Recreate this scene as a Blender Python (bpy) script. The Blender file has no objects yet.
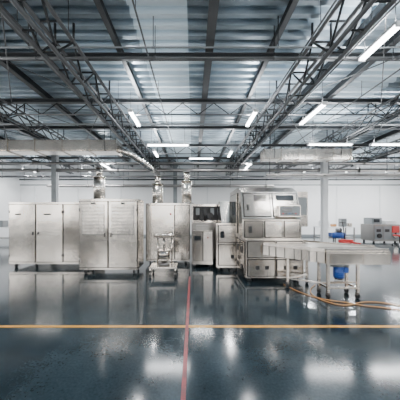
import bpy, bmesh, math, random
from mathutils import Vector, Matrix
random.seed(3)
sc = bpy.context.scene

# ---------------------------------------------------------------- materials
def new_mat(name):
    m = bpy.data.materials.new(name); m.use_nodes = True
    nt = m.node_tree
    return m, nt, nt.nodes["Principled BSDF"]

def plain(name, col, rough=0.5, metal=0.0, var=0.06, scale=4.0, bump=0.0, coat=0.0):
    m, nt, b = new_mat(name)
    tc = nt.nodes.new("ShaderNodeTexCoord")
    n = nt.nodes.new("ShaderNodeTexNoise"); n.inputs["Scale"].default_value = scale
    n.inputs["Detail"].default_value = 4
    nt.links.new(tc.outputs["Object"], n.inputs["Vector"])
    r = nt.nodes.new("ShaderNodeValToRGB")
    r.color_ramp.elements[0].position = 0.3; r.color_ramp.elements[1].position = 0.7
    r.color_ramp.elements[0].color = [max(0, c*(1-var)) for c in col] + [1]
    r.color_ramp.elements[1].color = [min(1, c*(1+var)) for c in col] + [1]
    nt.links.new(n.outputs["Fac"], r.inputs["Fac"])
    nt.links.new(r.outputs["Color"], b.inputs["Base Color"])
    b.inputs["Roughness"].default_value = rough
    b.inputs["Metallic"].default_value = metal
    b.inputs["Coat Weight"].default_value = coat
    if bump:
        bp = nt.nodes.new("ShaderNodeBump"); bp.inputs["Strength"].default_value = bump
        nt.links.new(n.outputs["Fac"], bp.inputs["Height"]); nt.links.new(bp.outputs["Normal"], b.inputs["Normal"])
    return m

def brushed(name, col, rough=0.33, metal=0.85, vertical=True, k=1.0):
    m, nt, b = new_mat(name)
    tc = nt.nodes.new("ShaderNodeTexCoord")
    mp = nt.nodes.new("ShaderNodeMapping")
    mp.inputs["Scale"].default_value = (60, 60, 1.5) if vertical else (1.5, 60, 60)
    n = nt.nodes.new("ShaderNodeTexNoise"); n.inputs["Scale"].default_value = 2.0; n.inputs["Detail"].default_value = 3
    n2 = nt.nodes.new("ShaderNodeTexNoise"); n2.inputs["Scale"].default_value = 1.4; n2.inputs["Detail"].default_value = 2
    nt.links.new(tc.outputs["Object"], mp.inputs["Vector"]); nt.links.new(mp.outputs["Vector"], n.inputs["Vector"])
    nt.links.new(tc.outputs["Object"], n2.inputs["Vector"])
    mr = nt.nodes.new("ShaderNodeMapRange"); mr.inputs["To Min"].default_value = rough-0.06; mr.inputs["To Max"].default_value = rough+0.06
    nt.links.new(n.outputs["Fac"], mr.inputs["Value"]); nt.links.new(mr.outputs["Result"], b.inputs["Roughness"])
    r = nt.nodes.new("ShaderNodeValToRGB")
    r.color_ramp.elements[0].position = 0.3; r.color_ramp.elements[1].position = 0.7
    r.color_ramp.elements[0].color = [c*0.84 for c in col]+[1]; r.color_ramp.elements[1].color = [min(1, c*1.12) for c in col]+[1]
    nt.links.new(n2.outputs["Fac"], r.inputs["Fac"]); nt.links.new(r.outputs["Color"], b.inputs["Base Color"])
    bp = nt.nodes.new("ShaderNodeBump"); bp.inputs["Strength"].default_value = 0.4*k; bp.inputs["Distance"].default_value = .025
    nt.links.new(n2.outputs["Fac"], bp.inputs["Height"]); nt.links.new(bp.outputs["Normal"], b.inputs["Normal"])
    b.inputs["Metallic"].default_value = metal
    return m

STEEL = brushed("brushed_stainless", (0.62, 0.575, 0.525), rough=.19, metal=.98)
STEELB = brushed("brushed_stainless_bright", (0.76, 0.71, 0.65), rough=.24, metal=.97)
STEELC = brushed("brushed_stainless_dark", (0.50, 0.46, 0.415), rough=.18, metal=.98)  # darker steel tone, varied from panel to panel
STEEL2 = brushed("stainless_horizontal", (0.60, 0.565, 0.52), rough=.22, metal=.97, vertical=False)
STEELD = brushed("stainless_dull", (0.27, 0.26, 0.25), rough=0.36)
SEAM = plain("dark_seam", (0.025, 0.023, 0.021), 0.6)  # near-black for joints around panels and between belt slats
BLACK = plain("black_plastic", (0.015, 0.015, 0.017), 0.4)
GLASS = plain("dark_window", (0.03, 0.035, 0.04), 0.08)
GREYP = plain("grey_paint", (0.22, 0.24, 0.25), 0.5)
WHITEP = plain("white_paint", (0.8, 0.81, 0.82), 0.5, var=0.02)
BLUE = plain("blue_enamel", (0.02, 0.08, 0.34), 0.35)
RED = plain("red_paint", (0.5, 0.03, 0.03), 0.4)
ORANGE = plain("orange_hose_rubber", (0.50, 0.24, 0.08), 0.45)
TRUSSM = plain("galvanised_truss", (0.13, 0.135, 0.14), 0.38, metal=0.5)
BEAMM = plain("dark_steel_beam", (0.024, 0.027, 0.03), 0.5, metal=0.3)
BELT = plain("slat_chain_belt", (0.36, 0.33, 0.29), 0.3, metal=0.8)
WALLM = plain("painted_wall", (0.90, 0.905, 0.91), 0.7, var=0.03, scale=0.6)
WALLG = plain("painted_wall_grey", (0.12, 0.125, 0.13), 0.7, var=0.1, scale=0.6)  # dark tone for the unseen front wall, to darken reflections in steel
YELLOW = plain("yellow_floor_paint", (0.62, 0.29, 0.04), 0.3, var=0.3, scale=9)
REDL = plain("red_floor_paint", (0.22, 0.015, 0.02), 0.3, var=0.35, scale=9)

def emit(name, col, s):
    m, nt, b = new_mat(name)
    b.inputs["Base Color"].default_value = (0.9, 0.9, 0.9, 1)
    b.inputs["Emission Color"].default_value = (*col, 1); b.inputs["Emission Strength"].default_value = s
    return m
TUBE = emit("fluorescent_tube", (0.95, 0.98, 1.0), 26)
WINM = emit("added_window_glow", (1.0, 0.99, 0.97), 8.5)  # glowing pane of the unseen windows added to light the hall

def floor_mat():
    m, nt, b = new_mat("polished_dark_floor")
    tc = nt.nodes.new("ShaderNodeTexCoord")
    n = nt.nodes.new("ShaderNodeTexNoise"); n.inputs["Scale"].default_value = 1.1; n.inputs["Detail"].default_value = 8; n.inputs["Roughness"].default_value = 0.65
    n2 = nt.nodes.new("ShaderNodeTexNoise"); n2.inputs["Scale"].default_value = 45; n2.inputs["Detail"].default_value = 3
    for x in (n, n2): nt.links.new(tc.outputs["Object"], x.inputs["Vector"])
    mx = nt.nodes.new("ShaderNodeMath"); mx.operation = 'MULTIPLY_ADD'; mx.inputs[1].default_value = 0.5
    nt.links.new(n2.outputs["Fac"], mx.inputs[0]); nt.links.new(n.outputs["Fac"], mx.inputs[2])
    r = nt.nodes.new("ShaderNodeValToRGB")
    r.color_ramp.elements[0].position = 0.5; r.color_ramp.elements[0].color = (0.007, 0.013, 0.017, 1)
    r.color_ramp.elements[1].position = 0.98; r.color_ramp.elements[1].color = (0.032, 0.050, 0.061, 1)
    nt.links.new(mx.outputs[0], r.inputs["Fac"]); nt.links.new(r.outputs["Color"], b.inputs["Base Color"])
    mr = nt.nodes.new("ShaderNodeMapRange"); mr.inputs["To Min"].default_value = 0.08; mr.inputs["To Max"].default_value = 0.17
    nt.links.new(n.outputs["Fac"], mr.inputs["Value"]); nt.links.new(mr.outputs["Result"], b.inputs["Roughness"])
    bp = nt.nodes.new("ShaderNodeBump"); bp.inputs["Strength"].default_value = 0.015
    nt.links.new(n.outputs["Fac"], bp.inputs["Height"]); nt.links.new(bp.outputs["Normal"], b.inputs["Normal"])
    b.inputs["Specular IOR Level"].default_value = 0.4
    return m
FLOORM = floor_mat()
CEILM = plain("corrugated_roof_sheet", (0.40, 0.48, 0.54), 0.33, metal=0.4, var=.35, scale=.9)
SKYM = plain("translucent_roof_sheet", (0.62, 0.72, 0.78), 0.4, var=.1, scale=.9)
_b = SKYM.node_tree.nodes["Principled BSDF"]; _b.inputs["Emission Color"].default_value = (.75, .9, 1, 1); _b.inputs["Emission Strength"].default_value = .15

# ---------------------------------------------------------------- mesh builder
class B:
    def __init__(s, name):
        s.name = name; s.bm = bmesh.new(); s.mats = []
    def mi(s, m):
        if m not in s.mats: s.mats.append(m)
        return s.mats.index(m)
    def _tag(s, verts, m, smooth=False):
        i = s.mi(m); fs = set()
        for v in verts:
            for f in v.link_faces: fs.add(f)
        for f in fs:
            f.material_index = i; f.smooth = smooth and len(f.verts) == 4
    def box(s, x0, x1, y0, y1, z0, z1, m, bev=0.0):
        r = bmesh.ops.create_cube(s.bm, size=1.0)
        for v in r["verts"]:
            v.co = Vector(((x0+x1)/2+v.co.x*(x1-x0), (y0+y1)/2+v.co.y*(y1-y0), (z0+z1)/2+v.co.z*(z1-z0)))
        s._tag(r["verts"], m)
        if bev:
            es = {e for v in r["verts"] for e in v.link_edges}
            bmesh.ops.bevel(s.bm, geom=list(es), offset=bev, segments=2, affect='EDGES', material=s.mi(m))
    def cyl(s, p, q, r, m, seg=12, r2=None):
        p = Vector(p); q = Vector(q); d = q-p
        if d.length < 1e-6: return
        M = Matrix.Translation((p+q)/2) @ d.to_track_quat('Z', 'Y').to_matrix().to_4x4()
        o = bmesh.ops.create_cone(s.bm, cap_ends=True, segments=seg, radius1=r, radius2=r if r2 is None else r2, depth=d.length, matrix=M)
        s._tag(o["verts"], m, True)
    def bar(s, p, q, w, h, m):
        p = Vector(p); q = Vector(q); d = q-p
        M = Matrix.Translation((p+q)/2) @ d.to_track_quat('Y', 'Z').to_matrix().to_4x4() @ Matrix.Diagonal((w, d.length, h, 1))
        o = bmesh.ops.create_cube(s.bm, size=1.0, matrix=M); s._tag(o["verts"], m)
    def sph(s, c, r, m, sc=(1, 1, 1)):
        o = bmesh.ops.create_uvsphere(s.bm, u_segments=16, v_segments=10, radius=r, matrix=Matrix.Translation(c) @ Matrix.Diagonal((*sc, 1)))
        s._tag(o["verts"], m, True)
    def prism(s, pts, axis, a0, a1, m):
        def mk(p, a):
            return {'x': (a, p[0], p[1]), 'y': (p[0], a, p[1]), 'z': (p[0], p[1], a)}[axis]
        v0 = [s.bm.verts.new(mk(p, a0)) for p in pts]; v1 = [s.bm.verts.new(mk(p, a1)) for p in pts]
        n = len(pts); i = s.mi(m); fs = [s.bm.faces.new(v0), s.bm.faces.new(v1[::-1])]
        for k in range(n): fs.append(s.bm.faces.new((v0[k], v0[(k+1) % n], v1[(k+1) % n], v1[k])))
        for f in fs: f.material_index = i
        bmesh.ops.recalc_face_normals(s.bm, faces=fs)
    def path(s, pts, r, m, seg=10):
        for a, b in zip(pts, pts[1:]):
            s.cyl(a, b, r, m, seg)
        for a in pts[1:-1]: s.sph(a, r*1.02, m)
    def castor(s, x, y, h=0.1, m=None):
        s.cyl((x-0.018, y, h*0.42), (x+0.018, y, h*0.42), h*0.42, BLACK, 14)
        s.box(x-0.026, x+0.026, y-0.03, y+0.03, h*0.55, h, STEELD)
    def done(s):
        me = bpy.data.meshes.new(s.name); s.bm.to_mesh(me); s.bm.free()
        for m in s.mats: me.materials.append(m)
        o = bpy.data.objects.new(s.name, me); sc.collection.objects.link(o)
        return o

# ---------------------------------------------------------------- room
XL, XR, YF, YB, H = -12.0, 15.0, -5.0, 16.0, 5.0
b = B("floor"); b.box(XL, XR, YF, YB, -0.1, 0.0, FLOORM); b.done()
b = B("wall_back"); b.box(XL, XR, YB, YB+0.2, 0, H+0.2, WALLM)
b.done()
b = B("wall_left"); b.box(XL-0.2, XL, YF, YB+0.2, 0, H+0.2, WALLM); b.done()
b = B("wall_right"); b.box(XR, XR+0.2, YF, YB+0.2, 0, H+0.2, WALLM); b.done()
b = B("wall_front"); b.box(XL, XR, YF-.2, YF, 0, H+0.2, WALLG); b.done()
b = B("baseboard_back"); b.box(XL, XR, YB-0.03, YB, 0, 0.15, GREYP); b.done()
b = B("trim_1"); b.box(XL, XR, YB-.05, YB, 3.55, 3.62, GREYP)
for x in range(-11, 15, 3): b.box(x-.04, x+.04, YB-.04, YB, .15, 3.55, WHITEP)
b.done()
wn = 0
def added_window(axis, c, a0, a1, z0, z1, sgn, glass=None, n=3):  # unseen window with glowing panes, added as a light source
    global wn
    wn += 1
    b = B("added_window_%d" % wn); glass = glass or WINM
    def bx(u0, u1, d0, d1, za, zb, m):
        lo, hi = sorted((c+sgn*d0, c+sgn*d1))
        if axis == 'y': b.box(u0, u1, lo, hi, za, zb, m)
        else: b.box(lo, hi, u0, u1, za, zb, m)
    bx(a0, a1, .01, .02, z0, z1, glass)
    for k in range(n+1):
        u = a0+(a1-a0)*k/n; bx(u-.03, u+.03, .0, .06, z0, z1, GREYP)
    for z in (z0, (z0+z1)/2, z1): bx(a0, a1, .0, .06, z-.03, z+.03, GREYP)
    b.done()
for x in (-10.0, -6.0, -2.0, 2.0, 6.0, 10.0): added_window('y', YF, x-1.0, x+1.0, 1.1, 3.9, 1)  # added behind the camera to give the steel bright reflections
for y in (-2, 3, 8, 12.5): added_window('x', XR, y-1.5, y+1.5, 1.2, 3.4, -1)  # out-of-view side windows, added for more light in the hall
for y in (-2, 3, 8): added_window('x', XL, y-1.5, y+1.5, 1.2, 3.4, 1)

# corrugated ceiling sheet: ribs along X, with translucent strips
b = B("ceiling"); p = 0.25; y = YF; prof = []
while y < YB+0.1:
    prof += [(y, H), (y+p*0.35, H), (y+p*0.45, H+0.10), (y+p*0.9, H+0.10)]
    y += p
ic = b.mi(CEILM); isk = b.mi(SKYM)
xs = [(XL, 0), (-6.6, 1), (-5.7, 0), (-1.1, 1), (-0.1, 0), (4.2, 1), (5.3, 0), (9, 1), (10, 0), (XR, 0)]
cols = [[b.bm.verts.new((X, a, z)) for a, z in prof] for X, _ in xs]
for q in range(len(xs)-1):
    for k in range(len(prof)-1):
        f = b.bm.faces.new((cols[q][k], cols[q][k+1], cols[q+1][k+1], cols[q+1][k])); f.material_index = isk if xs[q][1] else ic
b.box(XL, XR, YF, YB+0.2, H+0.15, H+0.2, GREYP)
b.done()

# floor lines
b = B("floor_line_yellow"); b.box(XL, XR, 3.065, 3.125, 0.0, 0.002, YELLOW); b.done()
b = B("floor_line_red"); b.box(-0.10, -0.06, 0.5, 5.6, 0.0, 0.003, REDL); b.done()

# longitudinal purlins
for X, w in ((-8.6, .07), (-6.9, .07), (-4.2, .07), (-3.2, .04), (-1.5, .05), (0.33, .09), (1.6, .05), (3.1, .04), (3.9, .07), (7.0, .05), (8.3, .07), (11, .07)):
    b = B("purlin_beam")
    b.box(X-w/2, X+w/2, 0.5, YB, H-0.16, H, BEAMM)
    b.box(X-w*0.9, X+w*0.9, 0.5, YB, H-0.175, H-0.16, TRUSSM)
    b.done()
for Y in (3.0, 4.75, 6.6, 8.6, 10.8, 13.2):
    b = B("rafter_beam")
    b.box(XL, XR, Y-0.02, Y+0.02, H-0.28, H-0.19, BEAMM)
    b.box(XL, XR, Y-0.05, Y+0.05, H-0.19, H-0.175, TRUSSM)
    b.box(XL, XR, Y-0.05, Y+0.05, H-0.29, H-0.28, TRUSSM)
    if Y in (6.6, 10.8, 13.2):
        zb = 4.38
        b.cyl((XL, Y, zb), (XR, Y, zb), .022, TRUSSM, 8)
        x = XL; k = 0
        while x+.45 <= XR:
            b.cyl((x, Y, zb if k % 2 else H-.29), (x+.45, Y, H-.29 if k % 2 else zb), .013, BEAMM, 6); x += .45; k += 1
    b.done()
b = B("wind_bracing")
for (xa, xb) in ((-8.6, -5.6), (-5.2, -2.55), (2.55, 5.4), (5.8, 8.3)):
    for (ya, yb) in ((3.0, 6.6), (6.6, 10.8)):
        b.cyl((xa, ya, H-.3), (xb, yb, H-.3), .012, TRUSSM, 6); b.cyl((xb, ya, H-.32), (xa, yb, H-.32), .012, TRUSSM, 6)
b.done()

def truss(X, y0, y1, zt, zb, w, r, st=.55):
    b = B("roof_truss")
    for x in (X-w, X+w): b.cyl((x, y0, zt), (x, y1, zt), r, TRUSSM, 8)
    for x in (X-w*0.75, X+w*0.75): b.cyl((x, y0, zb), (x, y1, zb), r, TRUSSM, 8)
    y = y0; k = 0
    while y + st <= y1 + 1e-3:
        for sg in (-1, 1):
            a = (X+sg*w, y, zt) if k % 2 == 0 else (X+sg*w*0.75, y, zb)
            c = (X+sg*w*0.75, y+st, zb) if k % 2 == 0 else (X+sg*w, y+st, zt)
            b.cyl(a, c, r*0.55, BEAMM, 6)
        b.cyl((X-w, y, zt), (X+w, y, zt), r*0.5, BEAMM, 6)
        b.cyl((X-w*.75, y, zb), (X+w*.75, y, zb), r*0.5, BEAMM, 6)
        if k % 4 == 0:
            for sg in (-1, 1): b.cyl((X+sg*w, y, zt), (X+sg*w, y, H), r*0.6, BEAMM, 6)
        y += st; k += 1
    b.done()
truss(-2.35, 0.6, 15.6, 4.66, 4.15, 0.17, 0.036, .45)
truss(2.35, 0.6, 15.6, 4.66, 4.15, 0.17, 0.036, .45)
for X in (-5.4, 5.6, -8.2, 8.8): truss(X, 0.6, 15.6, 4.68, 4.3, 0.12, 0.03)
for X, z in ((-2.75, 4.5), (-1.95, 4.35), (2.0, 4.5), (2.8, 4.4), (-0.9, 4.7), (4.4, 4.6)):
    b = B("electrical_conduit"); b.cyl((X, .6, z), (X, 15.8, z), .016, TRUSSM, 8)
    y = 1.2
    while y < 15: b.cyl((X, y, z), (X, y, H), .006, BEAMM, 6); y += 2.4
    b.done()

def tpipe(name, x0, x1, Y, z, r, m, hang=True):
    b = B(name); b.cyl((x0, Y, z), (x1, Y, z), r, m, 12)
    x = x0+0.3
    while x < x1:
        b.cyl((x, Y, z), (x, Y, H), 0.008, BEAMM, 6); b.cyl((x-.03, Y, z), (x+.03, Y, z), r*1.25, m, 12); x += 2.2
    b.done()
tpipe("ceiling_pipe", XL, XR, 4.05, 4.45, 0.015, GREYP)
tpipe("ceiling_pipe", XL, XR, 4.25, 4.40, 0.025, TRUSSM)
tpipe("ceiling_pipe", XL, XR, 7.6, 4.5, 0.03, GREYP)
tpipe("ceiling_pipe", -11, 14, 12.2, 4.25, 0.07, STEELD)
tpipe("ceiling_pipe", -11, 14, 12.6, 3.95, 0.10, STEELD)
tpipe("ceiling_pipe", -11, 14, 12.9, 3.65, 0.06, TRUSSM)
tpipe("ceiling_pipe", -9, 5, 14.2, 3.3, 0.09, STEELD)
tpipe("ceiling_pipe", -11, 14, 14.6, 3.75, 0.05, BEAMM)

# lamps
def lamp(x, y, z, L=1.2, along='y', power=60, up=60):
    b = B("fluorescent_lamp"); h = L/2
    if along == 'y':
        b.box(x-.06, x+.06, y-h, y+h, z+.03, z+.07, WHITEP)
        for s in (-.03, .03): b.cyl((x+s, y-h+.03, z+.01), (x+s, y+h-.03, z+.01), .016, TUBE, 10)
        for s in (-h*.8, h*.8): b.cyl((x, y+s, z+.07), (x, y+s, H-.2), .006, BEAMM, 6)
        for s in (-h, h): b.box(x-.06, x+.06, y+s-.012, y+s+.012, z-.015, z+.05, WHITEP)
    else:
        b.box(x-h, x+h, y-.06, y+.06, z+.03, z+.07, WHITEP)
        for s in (-.03, .03): b.cyl((x-h+.03, y+s, z+.01), (x+h-.03, y+s, z+.01), .016, TUBE, 10)
        for s in (-h*.8, h*.8): b.cyl((x+s, y, z+.07), (x+s, y, H-.2), .006, BEAMM, 6)
        for s in (-h, h): b.box(x+s-.012, x+s+.012, y-.06, y+.06, z-.015, z+.05, WHITEP)
    o = b.done()
    for nm, pw, dz, rx in (("downlight", power, -.02, 0), ("ceiling_fill_light", up, .09, math.pi)):  # the upward light is a fill added to brighten the ceiling
        if pw <= 0: continue
        ld = bpy.data.lights.new(nm, 'AREA'); ld.shape = 'RECTANGLE'
        ld.size = .12 if along == 'y' else L; ld.size_y = L if along == 'y' else .12
        ld.energy = pw; ld.color = (0.97, 0.985, 1.0)
        lo = bpy.data.objects.new(nm, ld); sc.collection.objects.link(lo)
        lo.parent = o; lo.location = (x, y, z+dz); lo.rotation_euler = (rx, 0, 0)
lamp(2.95, 3.65, 4.2, .75, power=50, up=60)
for X, Y in ((3.05, 5.9), (-4.6, 12.0), (2.9, 12.0)): lamp(X, Y, 4.05, power=60, up=55)
for X, Y in ((6.9, 13.7), (9.5, 13.7), (12, 13.7), (-9.8, 13.7), (-6.4, 13.7)): lamp(X, Y, 4.15, power=190, up=45)  # strong lamps added here to brighten the back wall
lamp(10.5, 8.5, 4.15, power=90, up=60)
for Y in (6.5, 10.2): lamp(-1.65, Y, 4.2, 1.0, power=55, up=50)
for Y in (6.5, 10.2): lamp(1.65, Y, 4.2, 1.0, power=55, up=50)
lamp(-0.9, 8.3, 4.0, 1.5, 'x', 55, 65); lamp(0.4, 11.5, 4.3, 1.2, 'x', 50, up=20)
lamp(4.7, 7.9, 3.9, 1.5, 'x', 55, 65); lamp(6.7, 7.9, 3.9, 1.2, 'x', 55, 65)
lamp(-3.4, 1.4, 4.2, 1.0, 'x', 60, 95); lamp(0.0, 0.9, 4.2, 1.2, 'x', 40, 105); lamp(3.5, 1.4, 4.2, 1.0, 'x', 60, 95)
lamp(-7.2, 2.3, 4.2, 1.5, 'x', 60, 100); lamp(7.2, 2.3, 4.2, 1.5, 'x', 60, 100)

def duct(name, x0, x1, y0, y1, z0, z1, m, extra=None):
    b = B(name); b.box(x0, x1, y0, y1, z0, z1, m, 0.04)
    x = x0
    while x <= x1+.01:
        b.box(x-.02, x+.02, y0-.03, y1+.03, z0-.03, z1+.03, STEELB); x += (x1-x0)/5
    for x in (x0+.4, x1-.4):
        for y in (y0, y1): b.cyl((x, y, z0), (x, y, H), .01, BEAMM, 6)
    if extra:
        b.path(extra, 0.12, STEEL2, 14)
        b.cyl((extra[-1][0], extra[-1][1], extra[-1][2]), (extra[-1][0], extra[-1][1], H), .01, BEAMM, 6)
    b.done()
duct("ventilation_duct", -7.6, -2.75, 8.2, 8.8, 3.78, 4.2, STEELB, [(-2.78, 8.5, 3.95), (-2.2, 8.7, 3.7), (-1.9, 9.2, 3.5), (-1.7, 11, 3.5)])
duct("ventilation_duct", 2.8, 6.2, 9.0, 9.5, 3.7, 4.1, STEELB)
b = B("cable_tray")
b.box(3.2, 12, 10.0, 10.4, 3.2, 3.22, STEELD); b.box(3.2, 12, 10, 10.02, 3.2, 3.3, STEELD); b.box(3.2, 12, 10.38, 10.4, 3.2, 3.3, STEELD)
for x in (3.4, 6, 8.6, 11.4): b.cyl((x, 10.2, 3.2), (x, 10.2, H), .012, BEAMM, 6)
for k in range(5): b.cyl((3.2, 10.06+k*.07, 3.25), (12, 10.06+k*.07, 3.25), .02, GREYP, 6)
b.done()

for X, Y in ((6.85, 12.0), (-7.5, 12.5), (-1.2, 15.6)):
    b = B("steel_column")
    b.box(X-.13, X+.13, Y-.13, Y-.11, 0, H, GREYP if X < 0 else WHITEP); b.box(X-.13, X+.13, Y+.11, Y+.13, 0, H, WHITEP); b.box(X-.012, X+.012, Y-.11, Y+.11, 0, H, WHITEP)
    b.box(X-.2, X+.2, Y-.2, Y+.2, 0, .03, GREYP); b.box(X-.2, X+.2, Y-.2, Y+.2, H-.2, H-.17, GREYP)
    b.done()

# ---------------------------------------------------------------- cabinets
def cabinet(name, x0, x1, y0, y1, z1, doors, zb=0.12, perforated=False, mats=(STEEL, STEELB, STEELC)):
    b = B(name); mat = STEEL
    b.box(x0, x1, y0, y1, zb, z1, mat, 0.008)
    n = len(doors)-1
    for k in range(n):
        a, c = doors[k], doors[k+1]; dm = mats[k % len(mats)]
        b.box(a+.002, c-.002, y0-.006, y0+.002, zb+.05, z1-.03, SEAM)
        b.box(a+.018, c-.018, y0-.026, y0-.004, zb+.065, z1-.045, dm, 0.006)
        hx = c-.075 if k % 2 == 0 else a+.075
        b.box(hx-.01, hx+.01, y0-.05, y0-.026, (zb+z1)/2-.05, (zb+z1)/2+.05, BLACK)
        hx = a+.03 if k % 2 == 0 else c-.03
        for z in (zb+.25, z1-.25): b.cyl((hx, y0-.03, z-.04), (hx, y0-.03, z+.04), .012, STEELD, 8)
        if perforated:
            z = 1.03
            b.box(a+.09, c-.09, y0-.032, y0-.025, 1.0, z1-.12, STEELD)
            while z < z1-.14:
                b.box(a+.10, c-.10, y0-.042, y0-.03, z, z+.022, STEELB); z += .035
            z = .3
            while z < .85:
                b.box(a+.10, c-.10, y0-.033, y0-.025, z, z+.010, STEELC); z += .05
            b.box((a+c)/2-.05, (a+c)/2+.05, y0-.045, y0-.03, z1-.11, z1-.07, BLACK)
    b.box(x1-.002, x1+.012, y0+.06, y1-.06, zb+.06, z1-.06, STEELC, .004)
    b.box(x0, x1, y0, y1, z1, z1+.02, mat)
    for x in (x0+.12, x1-.12):
        for y in (y0+.12, y1-.12): b.castor(x, y, zb)
    return b
b = cabinet("stainless_enclosure_cabinet", -5.2, -2.9, 6.5, 7.6, 1.84, [-5.2, -4.43, -3.66, -2.9])
b.box(-4.2, -4.0, 6.46, 6.474, 1.5, 1.54, BLACK)
b.box(-5.0, -4.85, 6.46, 6.474, 1.5, 1.54, BLACK)
b.done()
b = cabinet("perforated_oven_cabinet", -2.85, -1.38, 5.75, 6.45, 1.88, [-2.85, -2.115, -1.38], zb=.13, perforated=True)
b.done()
b = cabinet("stainless_enclosure_cabinet", -1.42, -0.1, 6.9, 7.9, 1.83, [-1.4, -0.55, -0.1], mats=(STEELB, STEELC))
b.box(-.7, -.64, 6.86, 6.875, 1.5, 1.55, RED)
b.done()
b = B("control_cabinet")
b.box(-0.02, 0.56, 6.5, 7.3, .10, 1.06, STEEL, .01)
for x0, x1, m in ((0.0, .27, STEELC), (.285, .545, STEELB)):
    b.box(x0-.004, x1+.004, 6.488, 6.502, .2, 1.03, SEAM); b.box(x0+.008, x1-.008, 6.475, 6.492, .21, 1.02, m, .005)
b.box(.04, .22, 6.465, 6.477, .78, .92, GLASS); b.cyl((.42, 6.475, .86), (.42, 6.455, .86), .02, RED, 12)
b.box(.1, .45, 6.7, 7.0, 1.06, 1.2, STEELD, .01)
for x in (.06, .48):
    for y in (6.6, 7.2): b.castor(x, y, .1)
b.done()

def chimney(x, y, z0, z1, r):
    b = B("exhaust_chimney"); h = z1-z0
    b.cyl((x, y, z0), (x, y, z0+.03), r*1.35, STEEL, 24)
    b.cyl((x, y, z0+.03), (x, y, z0+h*.70), r, STEELB, 24)
    b.cyl((x, y, z0+h*.35), (x, y, z0+h*.37), r*1.06, STEELD, 24)
    b.cyl((x, y, z0+h*.70), (x, y, z0+h*.73), r*1.12, STEEL, 24)
    b.cyl((x, y, z0+h*.73), (x, y, z1), r*.55, STEEL, 18)
    b.cyl((x, y, z1), (x, y, z1+.02), r*.7, STEELD, 18)
    b.done()
chimney(-2.5, 6.15, 1.902, 2.75, .15); chimney(-1.12, 7.3, 1.852, 2.72, .17); chimney(-.2, 7.3, 1.852, 2.85, .16)

b = B("stainless_mixing_vessel_trolley")
x0, x1, y0, y1 = -1.02, -.42, 5.5, 5.95; cx, cy = -.72, 5.72
for x in (x0, x1):
    for y in (y0, y1):
        b.cyl((x, y, .1), (x, y, .24), .018, STEEL, 8); b.castor(x, y, .11)
b.box(x0-.03, x1+.03, y0-.03, y1+.03, .22, .26, STEELB, .006)
for x in (x0+.12, x1-.12): b.cyl((x, y1-.08, .26), (x, y1-.08, 1.0), .02, STEELC, 10)
b.cyl((x0+.12, y1-.08, .62), (x1-.12, y1-.08, .62), .014, STEEL, 8)
b.cyl((cx, cy, .26), (cx, cy, .32), .14, STEELD, 24)
b.cyl((cx, cy, .32), (cx, cy, .42), .06, STEELC, 24, r2=.15); b.cyl((cx, cy, .42), (cx, cy, .62), .15, STEELC, 24)
b.cyl((cx, cy, .62), (cx, cy, .635), .165, STEELB, 24)
b.cyl((cx, cy, .635), (cx, cy, .93), .025, STEELC, 12)
b.box(x0+.04, x1-.04, cy-.09, y1-.03, .93, .97, STEELC, .006)
b.cyl((x0+.04, cy, 1.0), (x1-.04, cy, 1.0), .03, STEEL, 12)
b.done()

b = B("feeding_mechanism")
b.box(-.05, 1.0, 7.35, 8.0, .1, 1.25, STEELD, .02)
b.box(.0, 1.0, 7.4, 7.9, 1.25, 1.33, STEEL)
for x in (.15, .4, .62, .85):
    b.cyl((x, 7.45, 1.33), (x, 7.45, 1.62), .03, BLACK, 10); b.box(x-.06, x+.06, 7.4, 7.5, 1.5, 1.72, GREYP if x != .4 else BLACK, .01)
b.box(.0, 1.0, 7.42, 7.48, 1.7, 1.78, BLACK)
b.box(0.0, 1.0, 7.7, 7.74, 1.33, 1.8, BLACK)
b.cyl((.55, 7.42, 1.48), (.55, 7.34, 1.48), .1, BLACK, 18); b.cyl((.85, 7.42, 1.45), (.85, 7.34, 1.45), .07, STEEL, 18)
b.path([(.2, 7.4, 1.4), (.3, 7.3, 1.3), (.5, 7.3, 1.35), (.7, 7.35, 1.3)], .015, BLACK, 8)
b.box(-.05, 1.0, 7.35, 7.4, 1.78, 1.84, STEEL)
for x in (-.03, .98): b.box(x-.02, x+.02, 7.36, 7.44, 1.2, 1.8, STEEL)
b.box(0.05, .95, 7.42, 7.95, 0, .1, BLACK)
b.done()

# main packaging machine
b = B("packaging_machine")
b.box(.62, 1.22, 6.1, 7.2, .1, 1.28, STEEL, .015)
b.box(.66, 1.17, 6.085, 6.102, .16, .72, SEAM); b.box(.68, 1.15, 6.07, 6.09, .18, .70, STEELC, .006)
b.box(.66, 1.17, 6.085, 6.102, .76, 1.24, SEAM); b.box(.68, 1.15, 6.07, 6.09, .78, 1.22, STEEL, .006)
b.box(.72, .82, 6.055, 6.072, .9, 1.08, GLASS); b.box(1.0, 1.08, 6.055, 6.072, .35, .45, BLACK)
b.prism([(6.25, 1.28), (7.2, 1.28), (7.2, 1.9), (6.8, 1.9)], 'x', .78, 1.1, STEELC)
b.box(.76, .80, 6.6, 6.9, 1.35, 1.6, BLACK)
yf = 5.1
b.box(1.17, 2.46, yf, 7.0, .10, .95, STEEL, .012)
for k, (a, c) in enumerate(((1.2, 1.82), (1.84, 2.43))):
    for z0, z1, m in ((.14, .52, STEELC), (.55, .92, STEEL)):
        b.box(a, c, yf-.014, yf+.002, z0, z1, SEAM); b.box(a+.016, c-.016, yf-.03, yf-.01, z0+.016, z1-.016, m, .006)
    b.box((a+c)/2-.13, (a+c)/2-.05, yf-.045, yf-.028, .3, .38, BLACK)
    b.box((a+c)/2+.08, (a+c)/2+.16, yf-.045, yf-.028, .3, .38, BLACK)
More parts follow.
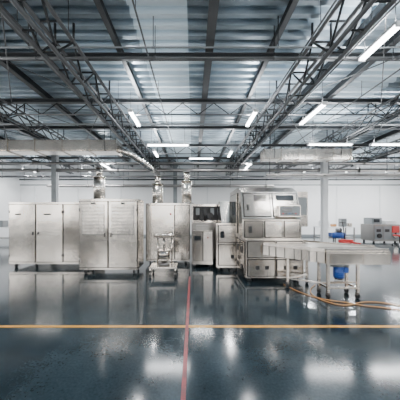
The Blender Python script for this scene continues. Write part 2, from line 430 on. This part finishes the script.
for a, c in ((5.15, 5.6), (5.63, 6.05)):
    b.box(1.156, 1.172, a, c, .16, .9, SEAM); b.box(1.14, 1.16, a+.012, c-.012, .175, .885, STEELC, .006)
    b.box(1.125, 1.142, a+.15, c-.12, .62, .78, BLACK); b.box(1.125, 1.142, a+.15, c-.12, .25, .34, BLACK)
# tall hood: lower vertical front, slightly raked upper front, chamfered top
b.prism([(5.22, .95), (6.95, .95), (6.95, 2.16), (5.72, 2.18), (5.42, 2.04), (5.26, 1.42), (5.22, 1.40)], 'x', 1.12, 2.46, STEEL)
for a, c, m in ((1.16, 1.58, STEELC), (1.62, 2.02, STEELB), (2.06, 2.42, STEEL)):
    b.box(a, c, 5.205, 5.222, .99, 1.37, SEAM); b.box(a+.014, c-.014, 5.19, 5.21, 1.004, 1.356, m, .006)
b.box(1.25, 1.33, 5.175, 5.192, 1.1, 1.25, BLACK)
P0 = Vector((0, 5.26, 1.42)); DD = Vector((0, .16, .62)); NN = Vector((0, -.62, .16)).normalized()
def slope_panel(x0, x1, t0, t1, off, m):
    vs = []
    for x, t, k in ((x0, t0, 0), (x1, t0, 0), (x1, t1, 0), (x0, t1, 0), (x0, t0, 1), (x1, t0, 1), (x1, t1, 1), (x0, t1, 1)):
        vs.append(b.bm.verts.new(P0 + DD*t + NN*(off*k) + Vector((x, 0, 0))))
    idx = b.mi(m)
    for q in ((0, 1, 2, 3), (4, 5, 6, 7), (0, 1, 5, 4), (1, 2, 6, 5), (2, 3, 7, 6), (3, 0, 4, 7)):
        f = b.bm.faces.new([vs[j] for j in q]); f.material_index = idx
slope_panel(1.16, 1.80, .05, .96, .008, SEAM); slope_panel(1.18, 1.78, .08, .93, .02, STEELC)
for k in range(7): slope_panel(1.42, 1.70, .64+k*.035, .655+k*.035, .03, BLACK)
slope_panel(1.84, 2.43, .05, .96, .008, SEAM); slope_panel(1.86, 2.41, .08, .93, .02, STEEL)
slope_panel(1.93, 2.34, .66, .86, .03, GLASS)
slope_panel(1.24, 1.28, .3, .5, .04, BLACK)
# operator box with display and buttons
b.box(1.92, 2.40, 5.12, 5.34, 1.46, 1.72, STEELB, .01)
b.box(1.94, 2.38, 5.108, 5.122, 1.48, 1.70, GREYP)
for k in range(5): b.cyl((2.0+k*.07, 5.11, 1.53), (2.0+k*.07, 5.095, 1.53), .015, [RED, BLACK, BLUE, BLACK, RED][k], 10)
b.box(1.98, 2.2, 5.098, 5.11, 1.58, 1.67, GLASS)
b.box(1.102, 1.122, 5.75, 6.85, 1.05, 2.05, SEAM); b.box(1.09, 1.11, 5.765, 6.835, 1.065, 2.035, STEELC, .005)
b.box(1.08, 1.092, 5.95, 6.35, 1.5, 1.85, GLASS)
b.box(1.4, 2.2, 6.0, 6.7, 2.15, 2.22, STEELD, .01)
for x in (1.28, 2.34):
    for y in (5.25, 6.85): b.cyl((x, y, 0), (x, y, .13), .03, STEELD, 12); b.cyl((x, y, 0), (x, y, .02), .055, BLACK, 14)
for x in (.7, 1.12): b.cyl((x, 6.2, 0), (x, 6.2, .11), .03, STEELD, 12); b.cyl((x, 7.1, 0), (x, 7.1, .11), .03, STEELD, 12)
b.done()

b = B("side_instrument_box")
b.box(2.62, 2.95, 5.9, 6.4, 1.2, 2.1, STEEL, .01); b.box(2.65, 2.92, 5.885, 5.902, 1.5, 1.95, GREYP)
b.box(2.6, 2.97, 5.9, 6.4, 0.0, .05, STEELD); b.cyl((2.78, 6.15, .05), (2.78, 6.15, 1.2), .05, STEEL, 12)
b.done()

# outfeed conveyor
b = B("outfeed_conveyor")
front = [(1.55, 5.03), (1.75, 4.8), (2.0, 4.5), (2.18, 4.28), (2.36, 4.1), (3.48, 4.1)]
back = [(3.55, 4.5), (3.2, 4.75), (2.95, 5.0), (2.75, 5.3), (2.62, 5.5)]
poly = front+back+[(2.55, 5.03)]
b.prism(poly, 'z', .68, .86, STEEL2)
b.prism(poly, 'z', .862, .875, BELT)
def rail(pts, z0, z1, m, w=.03):
    for (xa, ya), (xb, yb) in zip(pts, pts[1:]):
        b.bar((xa, ya, (z0+z1)/2), (xb, yb, (z0+z1)/2), w, z1-z0, m)
rail(front, .84, .90, STEELB); rail(back, .83, .91, STEEL2)
rail([(x-.02, y-.015) for x, y in front[:5]], .64, .835, STEEL, .02)
for (xa, ya), (xb, yb) in zip(front[:4], front[1:5]):
    for k in range(2):
        t = k/2; x = xa+(xb-xa)*t-.032; y = ya+(yb-ya)*t-.025
        b.box(x-.008, x+.008, y-.008, y+.008, .64, .835, STEELD)
b.box(2.36, 3.5, 4.06, 4.42, .62, .86, STEELB, .012)
b.box(2.42, 2.98, 4.045, 4.062, .65, .82, STEEL, .004); b.box(3.0, 3.46, 4.045, 4.062, .65, .82, STEELB, .004)
for k in range(24):
    x = 2.4+k*.046
    b.box(x, x+.006, 4.12, 4.5, .876, .879, SEAM)
for x, y in ((2.42, 4.12), (2.95, 4.12), (2.42, 4.42), (2.95, 4.42), (1.95, 4.75), (2.5, 5.05)):
    b.box(x-.022, x+.022, y-.022, y+.022, .11, .66, STEELB); b.castor(x, y, .12)
for y in (4.12, 4.42):
    b.box(2.42, 2.95, y-.015, y+.015, .18, .21, STEELB)
for x in (2.42, 2.95): b.box(x-.015, x+.015, 4.12, 4.42, .18, .21, STEEL)
b.bar((1.95, 4.75, .2), (2.42, 4.42, .2), .03, .03, STEEL); b.bar((1.95, 4.75, .2), (2.5, 5.05, .2), .03, .03, STEEL)
b.bar((2.42, 4.12, .3), (2.95, 4.12, .3), .025, .03, STEEL)
b.cyl((2.66, 4.2, .62), (2.66, 4.2, .56), .09, GREYP, 18)
b.cyl((2.66, 4.2, .56), (2.66, 4.2, .36), .085, BLUE, 20)
for k in range(5): b.cyl((2.66, 4.2, .39+k*.035), (2.66, 4.2, .40+k*.035), .095, BLUE, 20)
b.cyl((2.66, 4.2, .36), (2.66, 4.2, .33), .07, BLACK, 18)
b.box(2.73, 2.82, 4.15, 4.25, .45, .55, BLUE, .01)
b.cyl((2.5, 4.2, .6), (2.82, 4.2, .6), .05, GREYP, 14)
b.done()

def hose(pts, r, name):
    cu = bpy.data.curves.new(name, 'CURVE'); cu.dimensions = '3D'; cu.bevel_depth = r; cu.bevel_resolution = 3
    sp = cu.splines.new('NURBS'); sp.points.add(len(pts)-1); sp.use_endpoint_u = True; sp.order_u = 4
    for k, p in enumerate(pts): sp.points[k].co = (*p, 1)
    o = bpy.data.objects.new(name, cu); sc.collection.objects.link(o); cu.materials.append(ORANGE)
hose([(1.95, 4.95, .012), (2.0, 4.6, .012), (2.1, 4.3, .012), (2.35, 4.0, .012), (2.6, 3.95, .012), (2.8, 3.75, .012), (3.2, 3.7, .012), (3.3, 3.5, .012), (4.2, 3.3, .012)], .009, "air_hose")
hose([(2.6, 4.9, .012), (2.2, 4.5, .012), (2.2, 4.0, .012), (2.5, 3.7, .012), (2.9, 4.0, .012), (3.4, 3.9, .012), (3.6, 3.5, .012), (4.5, 3.4, .012)], .009, "air_hose")

# ---------------------------------------------------------------- background
def bench(name, x0, x1, y0, y1, z, top=WHITEP):
    b = B(name); b.box(x0, x1, y0, y1, z-.04, z, top, .006)
    for x in (x0+.04, x1-.04):
        for y in (y0+.04, y1-.04): b.box(x-.025, x+.025, y-.025, y+.025, 0, z-.04, STEELD)
    b.box(x0+.04, x1-.04, y0+.04, y1-.04, .25, .28, STEELD)
    return b
b = bench("work_bench", 7.0, 8.9, 12.6, 13.4, .85)
b.box(7.2, 7.6, 12.8, 13.2, .85, 1.15, WHITEP, .02); b.box(7.75, 8.3, 12.8, 13.2, .28, .5, BLUE, .02); b.box(7.8, 8.0, 12.8, 13.1, .85, 1.0, ORANGE, .02); b.box(7.22, 7.5, 12.79, 12.8, .95, 1.1, GLASS)
b.box(8.2, 8.5, 12.7, 13.0, .85, 1.3, GREYP, .02); b.box(8.6, 8.8, 12.7, 13.0, .85, 1.05, STEEL, .02)
b.done()
b = B("pallet_jack")
b.box(7.5, 8.1, 11.6, 11.9, .08, .25, RED, .02); b.box(7.5, 7.62, 11.1, 11.6, .08, .16, RED); b.box(7.98, 8.1, 11.1, 11.6, .08, .16, RED)
b.cyl((7.8, 11.8, .25), (7.8, 12.0, 1.1), .025, BLACK, 8); b.cyl((7.65, 12.0, 1.1), (7.95, 12.0, 1.1), .025, BLACK, 8)
for x in (7.56, 8.04): b.cyl((x-.05, 11.2, .05), (x+.05, 11.2, .05), .05, BLACK, 12); b.cyl((x-.05, 11.8, .08), (x+.05, 11.8, .08), .08, BLACK, 12)
b.done()
b = B("blue_air_compressor")
b.cyl((7.5, 12.25, .42), (8.0, 12.25, .42), .16, BLUE, 24); b.sph((7.5, 12.25, .42), .16, BLUE, (.5, 1, 1)); b.sph((8.0, 12.25, .42), .16, BLUE, (.5, 1, 1))
b.box(7.6, 7.9, 12.15, 12.35, .57, .62, BLACK); b.cyl((7.63, 12.25, .7), (7.8, 12.25, .7), .09, GREYP, 16); b.cyl((7.84, 12.25, .7), (7.87, 12.25, .7), .11, BLACK, 20)
for x in (7.52, 7.98):
    for y in (12.17, 12.33): b.box(x-.02, x+.02, y-.02, y+.02, 0, .32, BLACK)
b.done()
b = B("grey_press_machine")
b.box(9.6, 11.0, 12.2, 13.2, .1, 1.0, STEELD, .02); b.box(9.7, 10.2, 12.4, 13.1, 1.0, 1.35, GREYP, .02); b.box(10.3, 10.9, 12.3, 13.1, 1.0, 1.2, WHITEP, .02)
for k in range(3): b.box(9.64+k*.455, 10.05+k*.455, 12.185, 12.2, .2, .9, GREYP, .004); b.box(9.72+k*.455, 9.95+k*.455, 12.175, 12.19, .6, .75, BLACK)
b.cyl((9.85, 12.19, .4), (9.85, 12.12, .4), .12, BLACK, 20); b.cyl((10.7, 12.19, .4), (10.7, 12.12, .4), .12, STEEL, 20)
b.box(9.75, 10.05, 12.38, 12.4, 1.1, 1.28, GLASS)
for x in (9.7, 10.85):
    for y in (12.35, 13.05): b.cyl((x, y, 0), (x, y, .1), .05, BLACK, 10)
b.done()
b = B("office_chair")
cx, cy = 10.25, 11.4
b.cyl((cx, cy, .1), (cx, cy, .45), .03, BLACK, 8); b.box(cx-.2, cx+.2, cy-.2, cy+.2, .45, .52, RED, .02); b.box(cx-.18, cx+.18, cy+.2, cy+.26, .6, .95, RED, .02)
b.box(cx-.02, cx+.02, cy+.2, cy+.26, .45, .65, BLACK)
for k in range(5):
    a = k*2*math.pi/5; e = (cx+.28*math.cos(a), cy+.28*math.sin(a), .06)
    b.cyl((cx, cy, .12), e, .018, BLACK, 6); b.sph((e[0], e[1], .035), .035, BLACK)
b.done()
b = bench("work_bench", -10.9, -9.2, 12.0, 12.8, .85)
b.box(-10.6, -10.1, 12.2, 12.6, .85, 1.2, GREYP, .02); b.box(-9.8, -9.4, 12.2, 12.6, .85, 1.05, ORANGE, .02)
b.done()

# ---------------------------------------------------------------- light
w = bpy.data.worlds.new("hall_ambient"); sc.world = w; w.use_nodes = True
bg = w.node_tree.nodes["Background"]; bg.inputs["Color"].default_value = (0.93, 0.97, 1.0, 1); bg.inputs["Strength"].default_value = 1.0

cd = bpy.data.cameras.new("camera"); cam = bpy.data.objects.new("camera", cd); sc.collection.objects.link(cam)
cam.location = (0, 0, 1.5); cam.rotation_euler = (math.radians(90), 0, 0)
cd.lens = 20.7; cd.sensor_width = 36; cd.shift_x = 0.0175; cd.shift_y = 0.0375
sc.camera = cam
